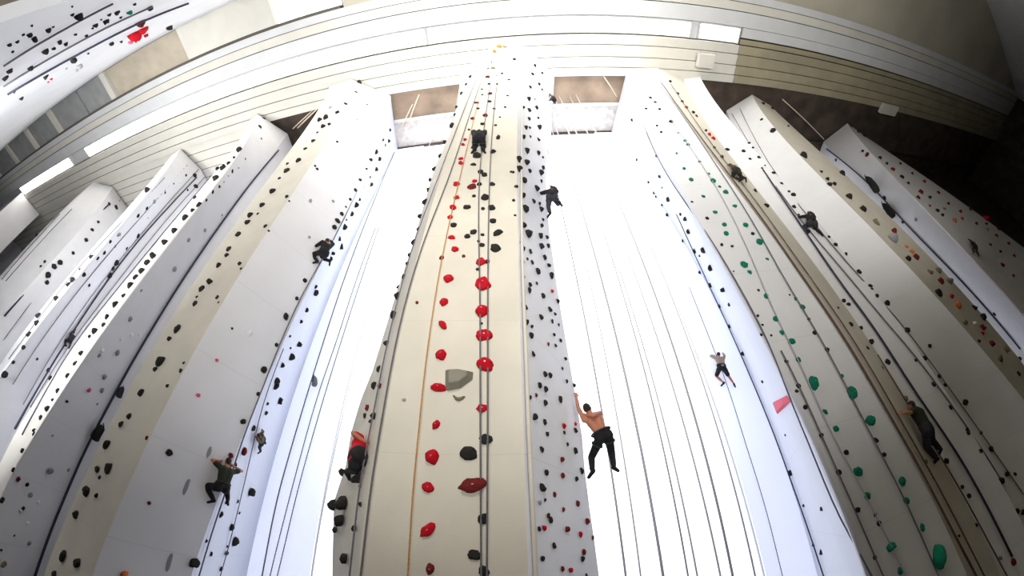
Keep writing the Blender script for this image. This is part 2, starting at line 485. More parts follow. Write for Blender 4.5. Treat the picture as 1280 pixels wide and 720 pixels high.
# bracket boxes hung under the cornice on the right
for x0, x1, q0, q1, lab in ((16.4, 18.0, 5.3, 6.5, 'cream junction box under the cornice above the first tower right of centre'),
                            (41.5, 44.5, 7.0, 8.2, 'cream junction box under the dark end of the cornice')):
    t = boxobj('junction_box', M['cornice'], x0, x1, q0, q1, TOP - .45, TOP - .002, None, None, .05)
    del t['kind']
    tag(t, lab, 'junction box', None)

# ------------------------------------------------------------------ looking through the lens onto the walls
bmo = bmesh.new(); box(bmo, XL, -12.0, -3.7, -3.3, 0, TOP + .28)
bmo.verts.index_update()
OPP = BVHTree.FromPolygons([v.co.copy() for v in bmo.verts], [[v.index for v in f.verts] for f in bmo.faces]); bmo.free()
targets.append((opp, 'wall', OPP))
bmo = bmesh.new(); box(bmo, -15, wl, 12.88, 13.3, 0, TOP + .4); box(bmo, wr, 15, 12.88, 13.3, 0, TOP + .4); box(bmo, 15, XR, 15.1, 15.4, 0, TOP + .4)
bmo.verts.index_update()
targets.append((bpy.data.objects['wall_front'], 'pier', BVHTree.FromPolygons([v.co.copy() for v in bmo.verts], [[v.index for v in f.verts] for f in bmo.faces]))); bmo.free()


def cast(px, py):
    d = ray(px, py)
    best = None
    for t, fn, bv in targets:
        loc, nrm, idx, dist = bv.ray_cast(EYE, d)
        if loc is not None and (best is None or dist < best[2]):
            if nrm.dot(d) > 0: nrm = -nrm
            best = (loc, nrm, dist, t, fn)
    return best


def cast_near(px, py, tower_only=True):
    for rad in (0, 2, 4, 6, 9, 13):
        for k in range(1 if rad == 0 else 8):
            h = cast(px + rad * math.cos(k * PI / 4), py + rad * math.sin(k * PI / 4))
            if h and (not tower_only or h[4] not in ('pier',)):
                return h
    return None


# ------------------------------------------------------------------ holds
# sighted in strips of the photograph: origin of the strip, then x,y,size (quarter pixels) and colour letter
SIGHTED = '''
@0,0
390,75,40 360,70,16 240,145,28 265,132,12 145,170,26 170,188,36 115,170,14 85,205,16 45,220,20 62,255,14 158,125,12 295,205,24
328,215,20 265,240,18 225,250,30 375,170,14 430,175,16 475,122,22 462,138,12 528,102,26 505,96,10 545,70,16 585,58,24 602,84,12
645,58,24g 748,35,28 672,18,14 555,213,22 365,295,32 395,325,26a 382,348,14a 440,265,10 330,340,12a 150,335,26 45,350,26 25,385,30
70,450,24 228,380,26 255,392,12r 240,408,10r 105,488,18 845,132,26 670,165,56r 715,142,44r 700,108,40b 650,207,20p 728,172,20r 695,184,14r 605,205,12 360,30,10
@320,0
515,408,20 500,462,16 447,520,18 408,565,16 555,525,12 503,600,12a 350,592,24 320,603,20 337,636,18 368,624,14 308,664,12 287,706,22 405,710,14 372,540,14a
18,636,20 25,695,12 38,558,18 660,705,14 665,650,14 632,700,12
1100,335,12a 1075,385,14 1053,423,12 1030,468,14 1005,537,14 980,575,12 962,630,24 934,712,20 1192,262,18o 1210,232,20o 1245,238,16y 1178,312,8 1160,345,8
1185,343,16y 1230,370,10 1200,380,8 1158,388,24b 1165,422,14 1205,422,12 1265,400,14 1130,448,12 1132,475,12 1170,470,20b 1258,480,12 1102,515,20b
1110,545,14 1168,510,18 1190,545,16 1245,537,12 1145,580,22b 1083,595,20b 1132,622,20 1220,587,10 1198,628,14 1065,650,12 1210,690,30k2 1045,700,22r
@640,0
12,300,14 112,330,14 148,367,12 100,372,14 88,438,14 133,423,14 148,450,10 80,497,18 112,497,8r 55,538,12 82,553,18 120,540,16 82,595,14 128,592,12
65,640,18 85,640,12 133,638,20 53,685,20 88,685,12 130,698,16
790,410,12 828,470,12 692,490,16 715,513,14 670,545,14 738,548,14 795,610,22 725,630,12 745,662,14 830,665,10 602,600,12 865,705,18g 850,510,12 870,540,14r
905,565,14 922,582,12 968,655,12 985,675,14r 1005,695,16r 1248,598,16 1185,716,14 1255,520,14
@960,0
25,655,26 20,535,12 100,632,10 415,632,12 450,660,14 480,680,14
@0,180
1200,33,26 1225,75,12 1172,70,12 1145,98,16 1190,120,10 1078,115,18 1118,122,26 1160,137,18 1082,175,26 1140,160,8 1118,190,8 1095,212,14 1063,240,18 1030,280,14
997,307,24 965,335,16 928,373,28 875,438,24 828,495,28 770,563,34 740,597,26 712,638,26 680,668,24 655,710,26 870,625,26a 1022,430,20a 940,480,20a 1108,355,12a
1253,358,32 1240,393,30 1193,453,34 1145,526,30 1135,558,22 1095,608,28 1200,600,20 1206,625,12 1050,690,40 1012,715,30
928,158,16 972,158,20 865,198,12 893,195,10 823,243,14 770,287,20a 732,320,18 688,358,20 738,370,8 592,452,24a 550,487,20 575,512,12 520,543,20 460,567,18 487,572,18
632,522,16 688,458,20 578,592,30 545,655,32 562,622,22 418,652,24 400,628,10 365,685,24 345,706,20 445,705,16 978,212,24 975,270,16 938,230,10 740,235,24
580,318,22 545,300,16 490,390,14 460,430,18 430,480,20 365,545,16 300,592,24 270,612,26 240,655,30 225,590,16 205,612,14 150,458,14 235,692,20
@320,180
248,25,18 212,85,30 155,135,34 158,100,14 118,173,16 85,238,34 33,307,30 10,350,14 295,110,12 305,126,14 155,265,18 165,286,10 48,412,20 63,435,12
385,287,16a 272,285,24a3 265,467,14a
642,5,12 597,38,18 613,73,18 573,80,18 595,125,18 552,125,12 567,165,10 520,180,16 572,202,18 497,232,18 540,215,6 470,278,14 515,277,12 495,303,22 450,315,10
428,350,20 475,348,20 408,385,26 390,417,24 438,413,24 450,378,8 415,473,18 423,512,24 243,682,20 295,714,16 380,545,20 370,575,18
915,60,18 895,125,20 875,182,18 863,230,20 842,290,28 825,363,20 812,425,16 785,492,26 773,555,20 762,600,20 743,665,20 712,715,16
1025,75,22r 1025,98,24r 1085,20,18 1105,62,40 1087,105,24 1035,5,20r 1122,142,24 1142,157,26 1185,42,30 1003,203,32r 1093,188,24r 1080,217,40b 1117,203,22 1180,203,30 1090,262,18 1145,272,38
1003,270,28r 985,320,32r 1055,318,34 1135,325,18 1178,323,36 970,368,24r 988,407,32 1185,387,32 1087,443,34 1057,465,28 1133,455,18 1210,448,44 978,470,34r 995,528,36r
1038,563,16b 1130,507,24 1113,488,14 1198,525,48 928,570,22b 1125,592,46r 1156,590,22 1108,628,18 962,675,48r 1135,704,74r 1275,140,14
@640,180
70,35,24 128,47,20 30,78,28 68,92,24 85,135,18 30,125,26 5,143,14 152,120,16 140,145,22 152,68,10 55,182,28 145,187,14 22,215,20 120,222,28 48,258,26 105,287,18 135,300,14
142,327,20 8,283,16 62,325,34 15,358,12 55,405,24 145,410,18 152,378,12 75,450,34 138,460,22 172,467,16 42,495,14 55,522,22 90,537,24 142,513,24 178,510,18 160,568,22
75,575,14 48,593,24 98,592,22 180,607,18 125,638,34 55,665,20 193,660,24 88,705,24 122,697,16
625,78,10 740,162,14 785,275,20 725,58,12 752,218,8 685,190,10 695,245,10 705,280,10 728,305,10 762,370,14 845,350,12 870,373,18 887,437,20 960,530,24 915,535,18 940,558,10
820,483,12 832,573,18 995,617,24 905,677,12 1058,715,20 995,705,18
880,5,18g 823,48,14g 938,90,14 860,125,16g 895,180,22g 983,150,14g 1005,187,26g 1038,215,16g 1067,243,24g 957,263,18g 900,290,12 1113,312,20g 1015,342,22g 975,373,18
1060,405,22g 1070,450,28g 1167,408,26g 1203,450,18 1237,492,36g 1048,505,16 1100,512,14 1160,605,40g 1187,643,22g 1107,637,8 1275,577,16g
1048,68,16 1075,30,22 1010,20,12 1215,235,16 1270,310,20 1157,37,18 1190,75,14 1205,20,12 1235,68,16 1250,122,10 1265,108,10
@960,180
28,145,18 68,198,16 105,238,14 127,255,22 130,315,20 152,355,12 305,465,14 338,505,20 390,552,20 455,640,24 512,710,20
177,62,32 265,140,14 295,178,16 305,204,20 330,203,18 403,268,30 473,330,30 540,395,32y 370,150,24 628,440,24b 620,478,44a 690,515,16o 715,540,20o 698,577,26 738,570,26b
850,636,30y 860,690,30b 808,642,26y 905,690,30y 340,80,12
583,270,20 675,390,14 740,377,16a 475,35,14 497,52,22b 558,72,14 592,100,14 622,130,18b 668,167,20 700,198,12 762,243,20b 750,270,18b 808,270,14 808,310,12b 845,335,16 870,358,14
930,385,20o 970,375,14r 880,325,14y 1105,360,24r 1110,505,14b 1170,607,20b 1225,660,14b 1140,460,14b 1095,430,14y 660,100,12b 720,150,12b 780,190,14b 850,245,14b 900,300,14b 960,340,14b
1010,330,12b 1040,400,14b 1090,400,12b 1150,410,14b 1200,500,14b 1160,540,12 1230,560,14b
@0,360
1010,5,36 985,45,14 975,80,30 888,205,46 848,255,32 805,370,54 778,408,24 708,525,38 648,643,32 607,682,34 1087,47,20 1093,73,10 905,415,20 920,375,14 838,490,18
580,85,28 620,40,20 537,147,22 520,187,18 478,218,28 450,245,16 408,328,24 378,377,28 340,440,24 290,515,24 265,560,16 240,605,32 205,650,28 172,712,20
650,155,26a 705,12,14a 585,323,26a 655,235,24w 605,255,16w 695,235,14w 510,310,22w 495,338,18a 520,443,26a 510,512,24a 443,510,22p 333,567,18 485,580,12a
1160,203,12 1083,362,16p 990,537,20p 1245,225,30w 1215,668,28 1265,700,30
195,140,26 188,178,24 150,235,24 115,295,24 65,370,20 20,430,36 185,355,14 285,55,22 240,410,20 250,450,22 650,5,18
@320,360
203,53,18 293,22,28 250,108,18 148,143,34 222,167,14 210,280,28 102,285,18 172,343,28 128,385,20 38,410,32 98,462,28 95,490,30 10,530,18 115,563,28 55,578,12 48,625,16 168,240,10 170,300,10
712,40,30 695,137,34 660,278,28 622,407,26 598,490,34 625,492,22b 563,600,24b 548,640,20 594,642,28 575,667,18 710,5,14
805,75,16b 938,73,52r1.6/10 935,187,44r1.9/-60 925,338,64r1.7/45 1128,120,76r1.7/8 1140,238,74r1.3/0 1145,385,80r1.25/-20 1130,603,52r1.3/0 900,685,48r1.2/-20 912,500,60r1.9/-4 740,560,18a 1127,178,14
@640,360
85,12,30 152,38,26 197,17,14r 65,95,32 187,107,28 225,67,18 142,145,26 213,130,14 70,172,28 97,193,20 200,168,20 232,185,14 92,238,30 208,235,18 240,263,18 180,282,16b 217,288,18
105,330,28 265,355,20 250,402,14 162,432,26 187,437,26 135,487,28 165,507,26 272,467,18 308,487,20 88,547,20 118,537,18b 163,575,28 240,558,34 110,645,40 160,672,30 255,690,24r 315,680,20r
172,715,20 315,712,24
1040,90,14 1088,82,14 1090,190,16 1158,327,18 1255,467,12 1152,660,16 1128,685,16 1060,8,24 1090,525,14 975,235,12 990,260,12 1245,235,14 1228,140,14 1252,185,12 1232,12,14 1270,42,28g
@960,360
137,55,20g 172,97,28g 37,157,26g 67,225,24g 118,270,40g1.3/80 203,157,16 232,225,22 150,360,26g 92,368,20 295,310,24 368,442,22g 222,477,52g1.3/75 152,490,24 142,517,18 415,530,54g1.3/75 285,620,26g 185,597,24
508,668,54g1.25/55 338,705,34g 15,238,12 108,35,10
378,65,20 402,82,22 350,100,12 412,182,24 515,270,28 497,300,18 598,370,30 572,398,16y 685,555,30y 465,200,20
520,5,14 545,40,20 597,75,26 697,210,26 782,352,28 808,290,18 738,362,16 828,482,24 857,440,20 885,485,18 985,572,30 912,597,20 995,708,20
850,30,36 915,45,20r 945,90,32o 1030,100,24 1072,150,32 980,175,24y 1070,200,28b 1070,230,16r 1052,268,14 1115,282,26b 1185,310,30y 1155,355,36y 1030,180,16w 1133,130,18 1258,355,20 1250,430,20
@0,540
537,65,46 545,183,54 490,190,34 500,228,18 435,300,54 484,318,24 383,415,40 320,620,54 390,655,52 275,715,40 735,30,20b
845,103,34 745,355,18b 1153,118,24b 1172,163,24 1215,95,40b 1250,300,38 1190,347,16 1103,412,30 1155,475,32 1170,545,46 1195,405,14 1130,350,20 972,655,52 1055,610,20 1130,605,22 1135,572,14 1102,685,24 1030,545,16 620,712,36o
1045,100,36a3 930,275,44a4 845,655,48a4
70,190,20 90,235,24b 115,95,28 170,8,20 262,18,12a 250,195,32a 342,190,16a 150,315,24a 135,262,20 115,380,20 190,350,20w 100,392,20w 138,452,20w 70,517,12 145,555,24a 10,340,30 15,660,34y 5,590,14
@320,540
178,605,22 437,205,34 478,228,30 443,355,84k1.5/-5 430,443,66k1.2/0 402,490,26 378,368,44 498,482,28 453,633,46 527,273,16 525,362,18
880,127,82r1.6/40 862,277,56r1.3/-30 860,490,74r1.8/40 870,685,56b1.3/0 1062,108,80k1.25/0 1085,267,106b2/8 1150,38,62k1.3/-15 1135,435,52 1092,615,60k1.4/-15 1140,698,52
@640,540
145,88,30 172,10,24 258,4,18 318,7,20 313,95,32 275,62,20 247,138,32b 168,203,32 250,218,30b 345,195,30 320,235,26 148,278,44 210,313,24b 163,340,18 135,352,24a 325,358,30b 255,388,22b
178,418,24 190,440,32 372,447,26b 133,485,24 157,480,32r 272,487,36b 340,512,30r 402,530,20b 208,568,30 150,633,30 355,600,26b 350,635,30 290,690,34r 250,685,24b 370,715,16
1165,95,14 1205,148,20 1238,232,18 1262,400,24 1268,298,10
@960,540
340,5,26g 390,103,28 448,200,50g 495,320,36g 535,415,18 553,457,26 612,575,46g1.4/10 657,695,34g1.4/80 540,42,24 578,113,26 668,247,46g 690,345,40g1.4/40 770,478,36g1.5/70 845,625,84g1.6/65
352,203,30 447,390,28 532,628,24 265,18,22 118,203,24 183,367,14 273,383,18 232,565,14 270,600,24 42,448,16 30,575,14 88,628,14 90,15,10
788,148,24y 890,145,26 952,520,18 970,275,20 1003,320,24 1040,465,20 1225,650,36b 1160,630,20y 822,230,8
1000,5,20 1065,5,16 1115,85,28 1063,95,20 1165,245,34 1195,210,24 1235,210,16 1245,395,28 1275,400,24
'''
import re
NAMES = dict(k='black', r='red', b='maroon', g='green', y='olive', a='grey', w='white', o='orange', p='pink')


def hold_mesh(name, seed, sub, kind):
    """one moulded hold on a flat back, base radius about 0.5, standing on z=0"""
    bm = bmesh.new()
    bmesh.ops.create_icosphere(bm, subdivisions=sub, radius=.5)
    rnd = random.Random(seed)
    off = Vector((rnd.uniform(0, 50), rnd.uniform(0, 50), rnd.uniform(0, 50)))
    for v in bm.verts:
        p = v.co.normalized()
        d = .5 * (1 + .26 * noise.noise(p * 1.3 + off) + .12 * noise.noise(p * 3.2 + off))
        v.co = p * d
        if kind == 'jug' and v.co.z > 0:                      # incut lip on top
            dip = math.exp(-((v.co.y - .16) ** 2 + v.co.x ** 2 * .5) / .03)
            v.co.z -= .2 * dip
            v.co.y -= .12 * max(0, v.co.z) / .5
        if kind == 'wedge' and v.co.z > 0:
            v.co.z = min(v.co.z, .12 + .5 * (.5 - v.co.y) * .75)
        if kind == 'pinch':
            v.co.x *= .72; v.co.y *= 1.15
        if v.co.z < .0: v.co.z = 0.0
    # keep the outline of the back, drop the folded-in underside
    bmesh.ops.remove_doubles(bm, verts=bm.verts[:], dist=.004)
    bolt = bmesh.new()
    bm.normal_update()
    me = bpy.data.meshes.new(name)
    bm.to_mesh(me); bm.free(); bolt.free()
    me.polygons.foreach_set('use_smooth', [True] * len(me.polygons))
    return me


KINDS = ['round', 'jug', 'wedge', 'pinch', 'round', 'jug']
PROTO = {}
for col in NAMES:
    for v in range(6):
        me = hold_mesh('climbing_hold', v * 7 + 3, 3, KINDS[v])
        me.materials.append(M[col])
        PROTO[col, v] = me
bolt_bm = bmesh.new()
bmesh.ops.create_cone(bolt_bm, cap_ends=True, segments=10, radius1=.055, radius2=.045, depth=.05)
bolt_me = bpy.data.meshes.new('bolt'); bolt_bm.to_mesh(bolt_me); bolt_bm.free()
bolt_me.materials.append(M['steel'])

entries = []
ox = oy = 0
for tok in SIGHTED.split():
    if tok[0] == '@':
        ox, oy = map(int, tok[1:].split(',')); continue
    a, b_, s = tok.split(',')
    m_ = re.match(r'(\d+)([a-z]?)([\d.]*)(?:/(-?\d+))?', s)
    size, col = float(m_.group(1)), m_.group(2) or 'k'
    asp = float(m_.group(3)) if m_.group(3) else None
    ang = float(m_.group(4)) if m_.group(4) else None
    px, py = ox + float(a) / 4, oy + float(b_) / 4
    h = cast_near(px, py)
    if h is None: continue
    loc, nrm, dist, t, fn = h
    dia = size / 4 / pxscale(px, py) * dist * (1.14 if size < 27 else 1.06)
    entries.append(dict(px=px, py=py, loc=loc, n=nrm, dia=dia, col=col, asp=asp, ang=ang, t=t, fn=fn, size=size))
# drop near-coincident sightings
entries.sort(key=lambda e: -e['size'])
kept = []
for e in entries:
    if all((e['px'] - k['px']) ** 2 + (e['py'] - k['py']) ** 2 > (.09 * (e['size'] + k['size'])) ** 2 for k in kept):
        kept.append(e)
entries = kept


def ordinal(n):
    ones = ['', 'first', 'second', 'third', 'fourth', 'fifth', 'sixth', 'seventh', 'eighth', 'ninth', 'tenth', 'eleventh', 'twelfth', 'thirteenth', 'fourteenth',
            'fifteenth', 'sixteenth', 'seventeenth', 'eighteenth', 'nineteenth']
    tens = ['', '', 'twent', 'thirt', 'fort', 'fift', 'sixt', 'sevent', 'eight', 'ninet']
    if n < 20: return ones[n]
    if n >= 100: return 'hundred-and-' + ordinal(n - 100) if n > 100 else 'hundredth'
    return tens[n // 10] + ('ieth' if n % 10 == 0 else 'y-' + ones[n % 10])


def face_words(e):
    if e['fn'] == 'wall': return 'upper-left white wall'
    t = TDESC[e['t'].name]
    f = {'front_panel': 'front', 'right_panel': 'right side', 'left_panel': 'left side', 'side_return': 'recessed flank'}[e['fn']]
    return f + ' of ' + t


rank = {}
for e in sorted(entries, key=lambda e: -e['loc'].z):
    k = (face_words(e), e['col'])
    rank[k] = rank.get(k, 0) + 1
    e['rank'] = rank[k]
TOTAL = rank


def hold_matrix(e, rnd):
    n = e['n']
    up = (Vector((0, 0, 1)) - n * n.z).normalized()
    right = up.cross(n).normalized()
    ang = math.radians(e['ang']) if e['ang'] is not None else rnd.uniform(0, 2 * PI)
    x = right * math.cos(ang) + up * math.sin(ang)
    y = n.cross(x)
    asp = e['asp'] or rnd.uniform(.95, 1.3)
    if e['asp'] and e['ang'] is None:                        # tall thin flake
        x, y = up, n.cross(up)
    d = e['dia']
    if e['asp']: d *= .95
    sx, sy = d * math.sqrt(asp), d / math.sqrt(asp)
    if e['asp'] and e['ang'] is not None:                    # upright size is seen foreshortened from below
        pass
    sz = d * rnd.uniform(.75, 1.05)
    if abs(n.dot((e['loc'] - EYE).normalized())) < .24 and not e['asp']:      # on a face seen edge-on only the jutting knob shows
        sz = d * 1.5; sx *= 1.15; sy *= 1.15
    if e['fn'] == 'left_panel' and e['size'] > 40 and e['asp']: sz = d * 1.3; sx *= 1.25
    if e['asp'] and e['asp'] >= 3: sz = d * .18
    m = Matrix((x * sx, y * sy, n * sz)).transposed().to_4x4()
    m.translation = e['loc'] + n * .004
    return m


stuff = bmesh.new()
stuff_mats = [M[c] for c in NAMES]
for i, e in enumerate(entries):
    rnd = random.Random(i * 13 + 5)
    v = rnd.randrange(6)
    mw = hold_matrix(e, rnd)
    if i < 300:
        o = bpy.data.objects.new('climbing_hold', PROTO[e['col'], v])
        C.objects.link(o)
        o.matrix_world = mw
        fw = face_words(e)
        cn = NAMES[e['col']]
        size = 'big' if e['size'] >= 46 else ('small' if e['size'] < 22 else 'middling')
        tot = TOTAL[(fw, e['col'])]
        if tot == 1: lab = '%s %s hold, the only %s one on %s' % (size, cn, cn, fw)
        elif e['rank'] * 2 <= tot + 1: lab = '%s %s hold, %s %s from top, %s' % (size, cn, ordinal(e['rank']), cn, fw)
        else: lab = '%s %s hold, %s %s from bottom, %s' % (size, cn, ordinal(tot + 1 - e['rank']), cn, fw)
        tag(o, lab, 'climbing hold', cn + ' climbing holds on ' + fw)
        if e['size'] >= 46 and e['col'] in 'rgb' and not (e['asp'] and e['asp'] >= 3):
            bo = bpy.data.objects.new('bolt', bolt_me)
            C.objects.link(bo)
            bo.parent = o
            # sunk head at the highest point near the middle of the hold
            zt = max(vv.co.z for vv in PROTO[e['col'], v].vertices if vv.co.x ** 2 + vv.co.y ** 2 < .03)
            bo.location = (0, 0, zt)
    else:
        me = PROTO[e['col'], v]
        idx = list(NAMES).index(e['col'])
        base = [stuff.verts.new(mw @ vv.co) for vv in me.vertices]
        for p in me.polygons:
            try:
                f = stuff.faces.new([base[k] for k in p.vertices]); f.material_index = idx; f.smooth = True
            except ValueError:
                pass
if stuff.verts:
    so = obj('small_climbing_holds', stuff, stuff_mats)
    tag(so, 'scatter of the smallest far climbing holds over all the towers', 'climbing holds', None, 'stuff')

# grey wedge volume and its small flake on the central front, red square volume on the first right tower
def wedge_volume(name, m, px, py, outline, depth, label, apex=(0.0, 0.0)):
    h = cast(px, py)
    n = h[1]; up = (Vector((0, 0, 1)) - n * n.z).normalized(); right = up.cross(n)
    base = []
    for x, y in outline:
        hh = cast(x, y)
        d = ray(x, y)
        p = EYE + d * ((h[0] - EYE).dot(n) / d.dot(n))
        base.append(p + n * .006)
    bm = bmesh.new()
    cen = sum(base, Vector()) / len(base)
    lo = [bm.verts.new(p) for p in base]
    hi = [bm.verts.new(cen + (p - cen) * .62 + n * depth + up * apex[1] + right * apex[0]) for p in base]
    bm.faces.new(lo); bm.faces.new(hi)
    for i in range(len(lo)):
        j = (i + 1) % len(lo)
        bm.faces.new((lo[i], lo[j], hi[j], hi[i]))
    bmesh.ops.recalc_face_normals(bm, faces=bm.faces[:])
    bmesh.ops.bevel(bm, geom=bm.edges[:], offset=.008, segments=2, affect='EDGES')
    o = obj(name, bm, m)
    tag(o, label, 'climbing volume')
    return o


wedge_volume('climbing_volume', M['volume'], 573, 476, [(556.5, 463), (574, 462), (592, 465.5), (591, 475), (576, 486), (560, 489), (556.5, 488)], .16,
             'grey wedge-shaped plywood volume beside the red holds on the central front')
wedge_volume('climbing_volume', M['y'], 573, 497, [(565, 494), (570, 498), (577, 498), (583, 495.5), (579, 500), (574, 502.5), (569, 501)], .06,
             'small olive flake just under the grey wedge on the central front')
wedge_volume('climbing_volume', M['redpad'], 977, 505, [(966, 503), (984, 493.5), (989, 502), (972, 518)], .09,
             'square pinkish red volume on the first tower right of centre')

# ------------------------------------------------------------------ ropes
def rope(label, m, r, px, q=None, name='climbing_rope', group='ropes hanging along the towers', up=False, down=True, cat='rope'):
    pts = []
    if q is None:
        if px[-1][1] > 698:                                   # it runs on down out of sight
            (ax, ay), (bx, by) = px[-2], px[-1]
            k = 60 / max(1, math.hypot(bx - ax, by - ay))
            px = px + [(bx + (bx - ax) * k, by + (by - ay) * k)]
        seq = []
        for (x0, y0), (x1, y1) in zip(px, px[1:]):
            n_ = max(1, int(math.hypot(x1 - x0, y1 - y0) / 22))
            seq += [(x0 + (x1 - x0) * k / n_, y0 + (y1 - y0) * k / n_) for k in range(n_)]
        seq.append(px[-1])
        for x, y in seq:
            h = cast_near(x, y, False)
            if h and (not pts or abs(h[0].z - pts[-1].z) > .15):
                pts.append(h[0] + h[1] * (r + .05))
        # a hanging rope: smooth out the steps
        for _ in range(3):
            pts = [pts[0]] + [(a + b * 2 + c) / 4 for a, b, c in zip(pts, pts[1:], pts[2:])] + [pts[-1]]
    else:
        pts = [at(x, y, q) for x, y in px]
        if up:
            zs = [p.z for p in pts]; n_ = len(pts)
            mz, mx = sum(zs) / n_, sum(p.x for p in pts) / n_
            k = sum((p.z - mz) * (p.x - mx) for p in pts) / max(1e-6, sum((z - mz) ** 2 for z in zs))
            k = max(-.02, min(.02, k))
            x = lambda z: mx + k * (z - mz)
            zlo, zhi = min(zs), max(zs)
            pts = [Vector((x(TOP + .22), q, TOP + .22))] + [Vector((x(z), q, z)) for z in (24, 16, 10, 6, 3)] + ([Vector((x(0.05), q, .02))] if down else [])
            pts = [p for p in pts if down or p.z >= zlo - .01] + ([] if down else [Vector((x(zlo), q, zlo))])
    if len(pts) < 2: return None
    bm = bmesh.new()
    tube(bm, pts, r)
    o = obj(name, bm, m, None, True)
    tag(o, label, cat, group)
    return o


GR, PL, NV, BR = M['rope'], M['ropel'], M['ropeb'], M['ropebr']
CEN = 'ropes on the central tower'
rope('outer grey rope down the left arris of the central tower', GR, .014, [(604, 78), (584, 130), (566, 175), (547, 232), (521, 300), (503, 365), (486, 437), (468, 537), (455, 602), (443, 718)], group=CEN)
rope('inner grey rope down the left arris of the central tower', GR, .014, [(608, 84), (592, 130), (576, 180), (560, 232), (534, 290), (511, 365), (494, 437), (477, 537), (466, 602), (453, 718)], group=CEN)
rope('thin orange rope left of the red holds on the central front', M['ropeo'], .010, [(604, 100), (588, 170), (571, 240), (562, 280), (553, 320), (546, 360), (530, 475), (525, 540), (518, 600), (511, 718)], group=CEN)
rope('left one of the paired grey ropes through the red holds, central front', GR, .014, [(617, 80), (606, 150), (599, 220), (597, 250), (598, 290), (600, 330), (600.5, 370), (601, 540), (602, 718)], group=CEN)
rope('right one of the paired grey ropes through the red holds, central front', GR, .014, [(624, 82), (616, 150), (612, 220), (611, 265), (610.5, 300), (610, 360), (610, 540), (609, 718)], group=CEN)
rope('beige cord on the right arris of the central tower', M['beige'], .035, [(653, 75), (650, 150), (648, 250), (648, 300), (649, 360), (652, 440), (654.5, 540), (659, 640), (662, 718)], group=CEN)
GAP = 'ropes hanging before the bright window'
rope('rope running past the climber to the floor, nearest the central tower', M['ropeg'], .026, [(722, 360), (736, 417), (745, 472), (755, 535), (768, 602), (780, 717)], 8.2, group=GAP, up=True)
rope('second rope right of the central tower before the window, pale', M['ropew'], .024, [(740, 365), (762, 440), (772, 540), (787, 627), (797, 717)], 9.4, group=GAP, up=True)
rope('third rope right of the central tower before the window, thickest', M['ropeg'], .039, [(755, 360), (770, 422), (785, 485), (796, 540), (812, 615), (829, 720)], 9.4, group=GAP, up=True)
rope('fourth rope right of the central tower before the window', M['ropeg'], .026, [(777, 360), (795, 422), (812, 500), (825, 540), (842, 622), (861, 720)], 9.4, group=GAP, up=True)
rope('fifth rope right of the central tower before the window, pale', M['ropew'], .026, [(800, 422), (818, 480), (834, 540), (852, 622), (871, 720)], 9.4, group=GAP, up=True)
rope('sixth rope right of the central tower before the window', M['ropew'], .029, [(800, 360), (820, 417), (837, 472), (857, 540), (877, 615), (901, 720)], 9.4, group=GAP, up=True)
rope('seventh rope right of the central tower before the window, darkest', M['ropeg'], .037, [(820, 362), (847, 445), (873, 537), (892, 622), (911, 720)], 9.4, group=GAP, up=True)
rope('eighth rope right of the central tower, last before the white tower', M['ropew'], .029, [(842, 365), (862, 430), (880, 480), (898, 540), (917, 622), (940, 720)], 9.4, group=GAP, up=True)
rope('dark rope in the corner left of the bright window', GR, .03, [(492, 190), (455, 285), (427, 360), (397, 455), (372, 538), (347, 625), (330, 717)], group=GAP)
rope('second rope in the corner left of the bright window', GR, .022, [(470, 285), (440, 367), (420, 435), (402, 480), (386, 538), (370, 597), (350, 675), (340, 717)], group=GAP)
rope('third rope in the corner left of the bright window', GR, .022, [(474, 285), (445, 372), (415, 467), (393, 542), (374, 610), (352, 705), (349, 717)], group=GAP)
rope('pale rope along the left border of the bright window', M['ropew'], .026, [(497, 285), (470, 360), (455, 437), (427, 535), (407, 615), (387, 717)], 12.4, group=GAP, up=True)
LF = 'ropes on the towers left of centre'
rope('rope with a climber on the grey side of the first tower left of centre', GR, .022, [(479, 130), (470, 180), (457, 220), (440, 250), (414, 305), (378, 364), (347, 433), (322, 500), (302, 545), (283, 605), (266, 650), (247, 715)], group=LF)
rope('companion rope right of the climber rope, first tower left of centre', GR, .016, [(352, 435), (325, 505), (311, 570), (299, 622), (284, 685), (275, 714)], group=LF)
rope('thick navy rope on the edge of the second tower left of centre', NV, .06, [(347, 188), (317, 222), (269, 287), (222, 357), (185, 417), (147, 482), (125, 527), (108, 548), (96, 582), (66, 650), (43, 718)], group=LF)
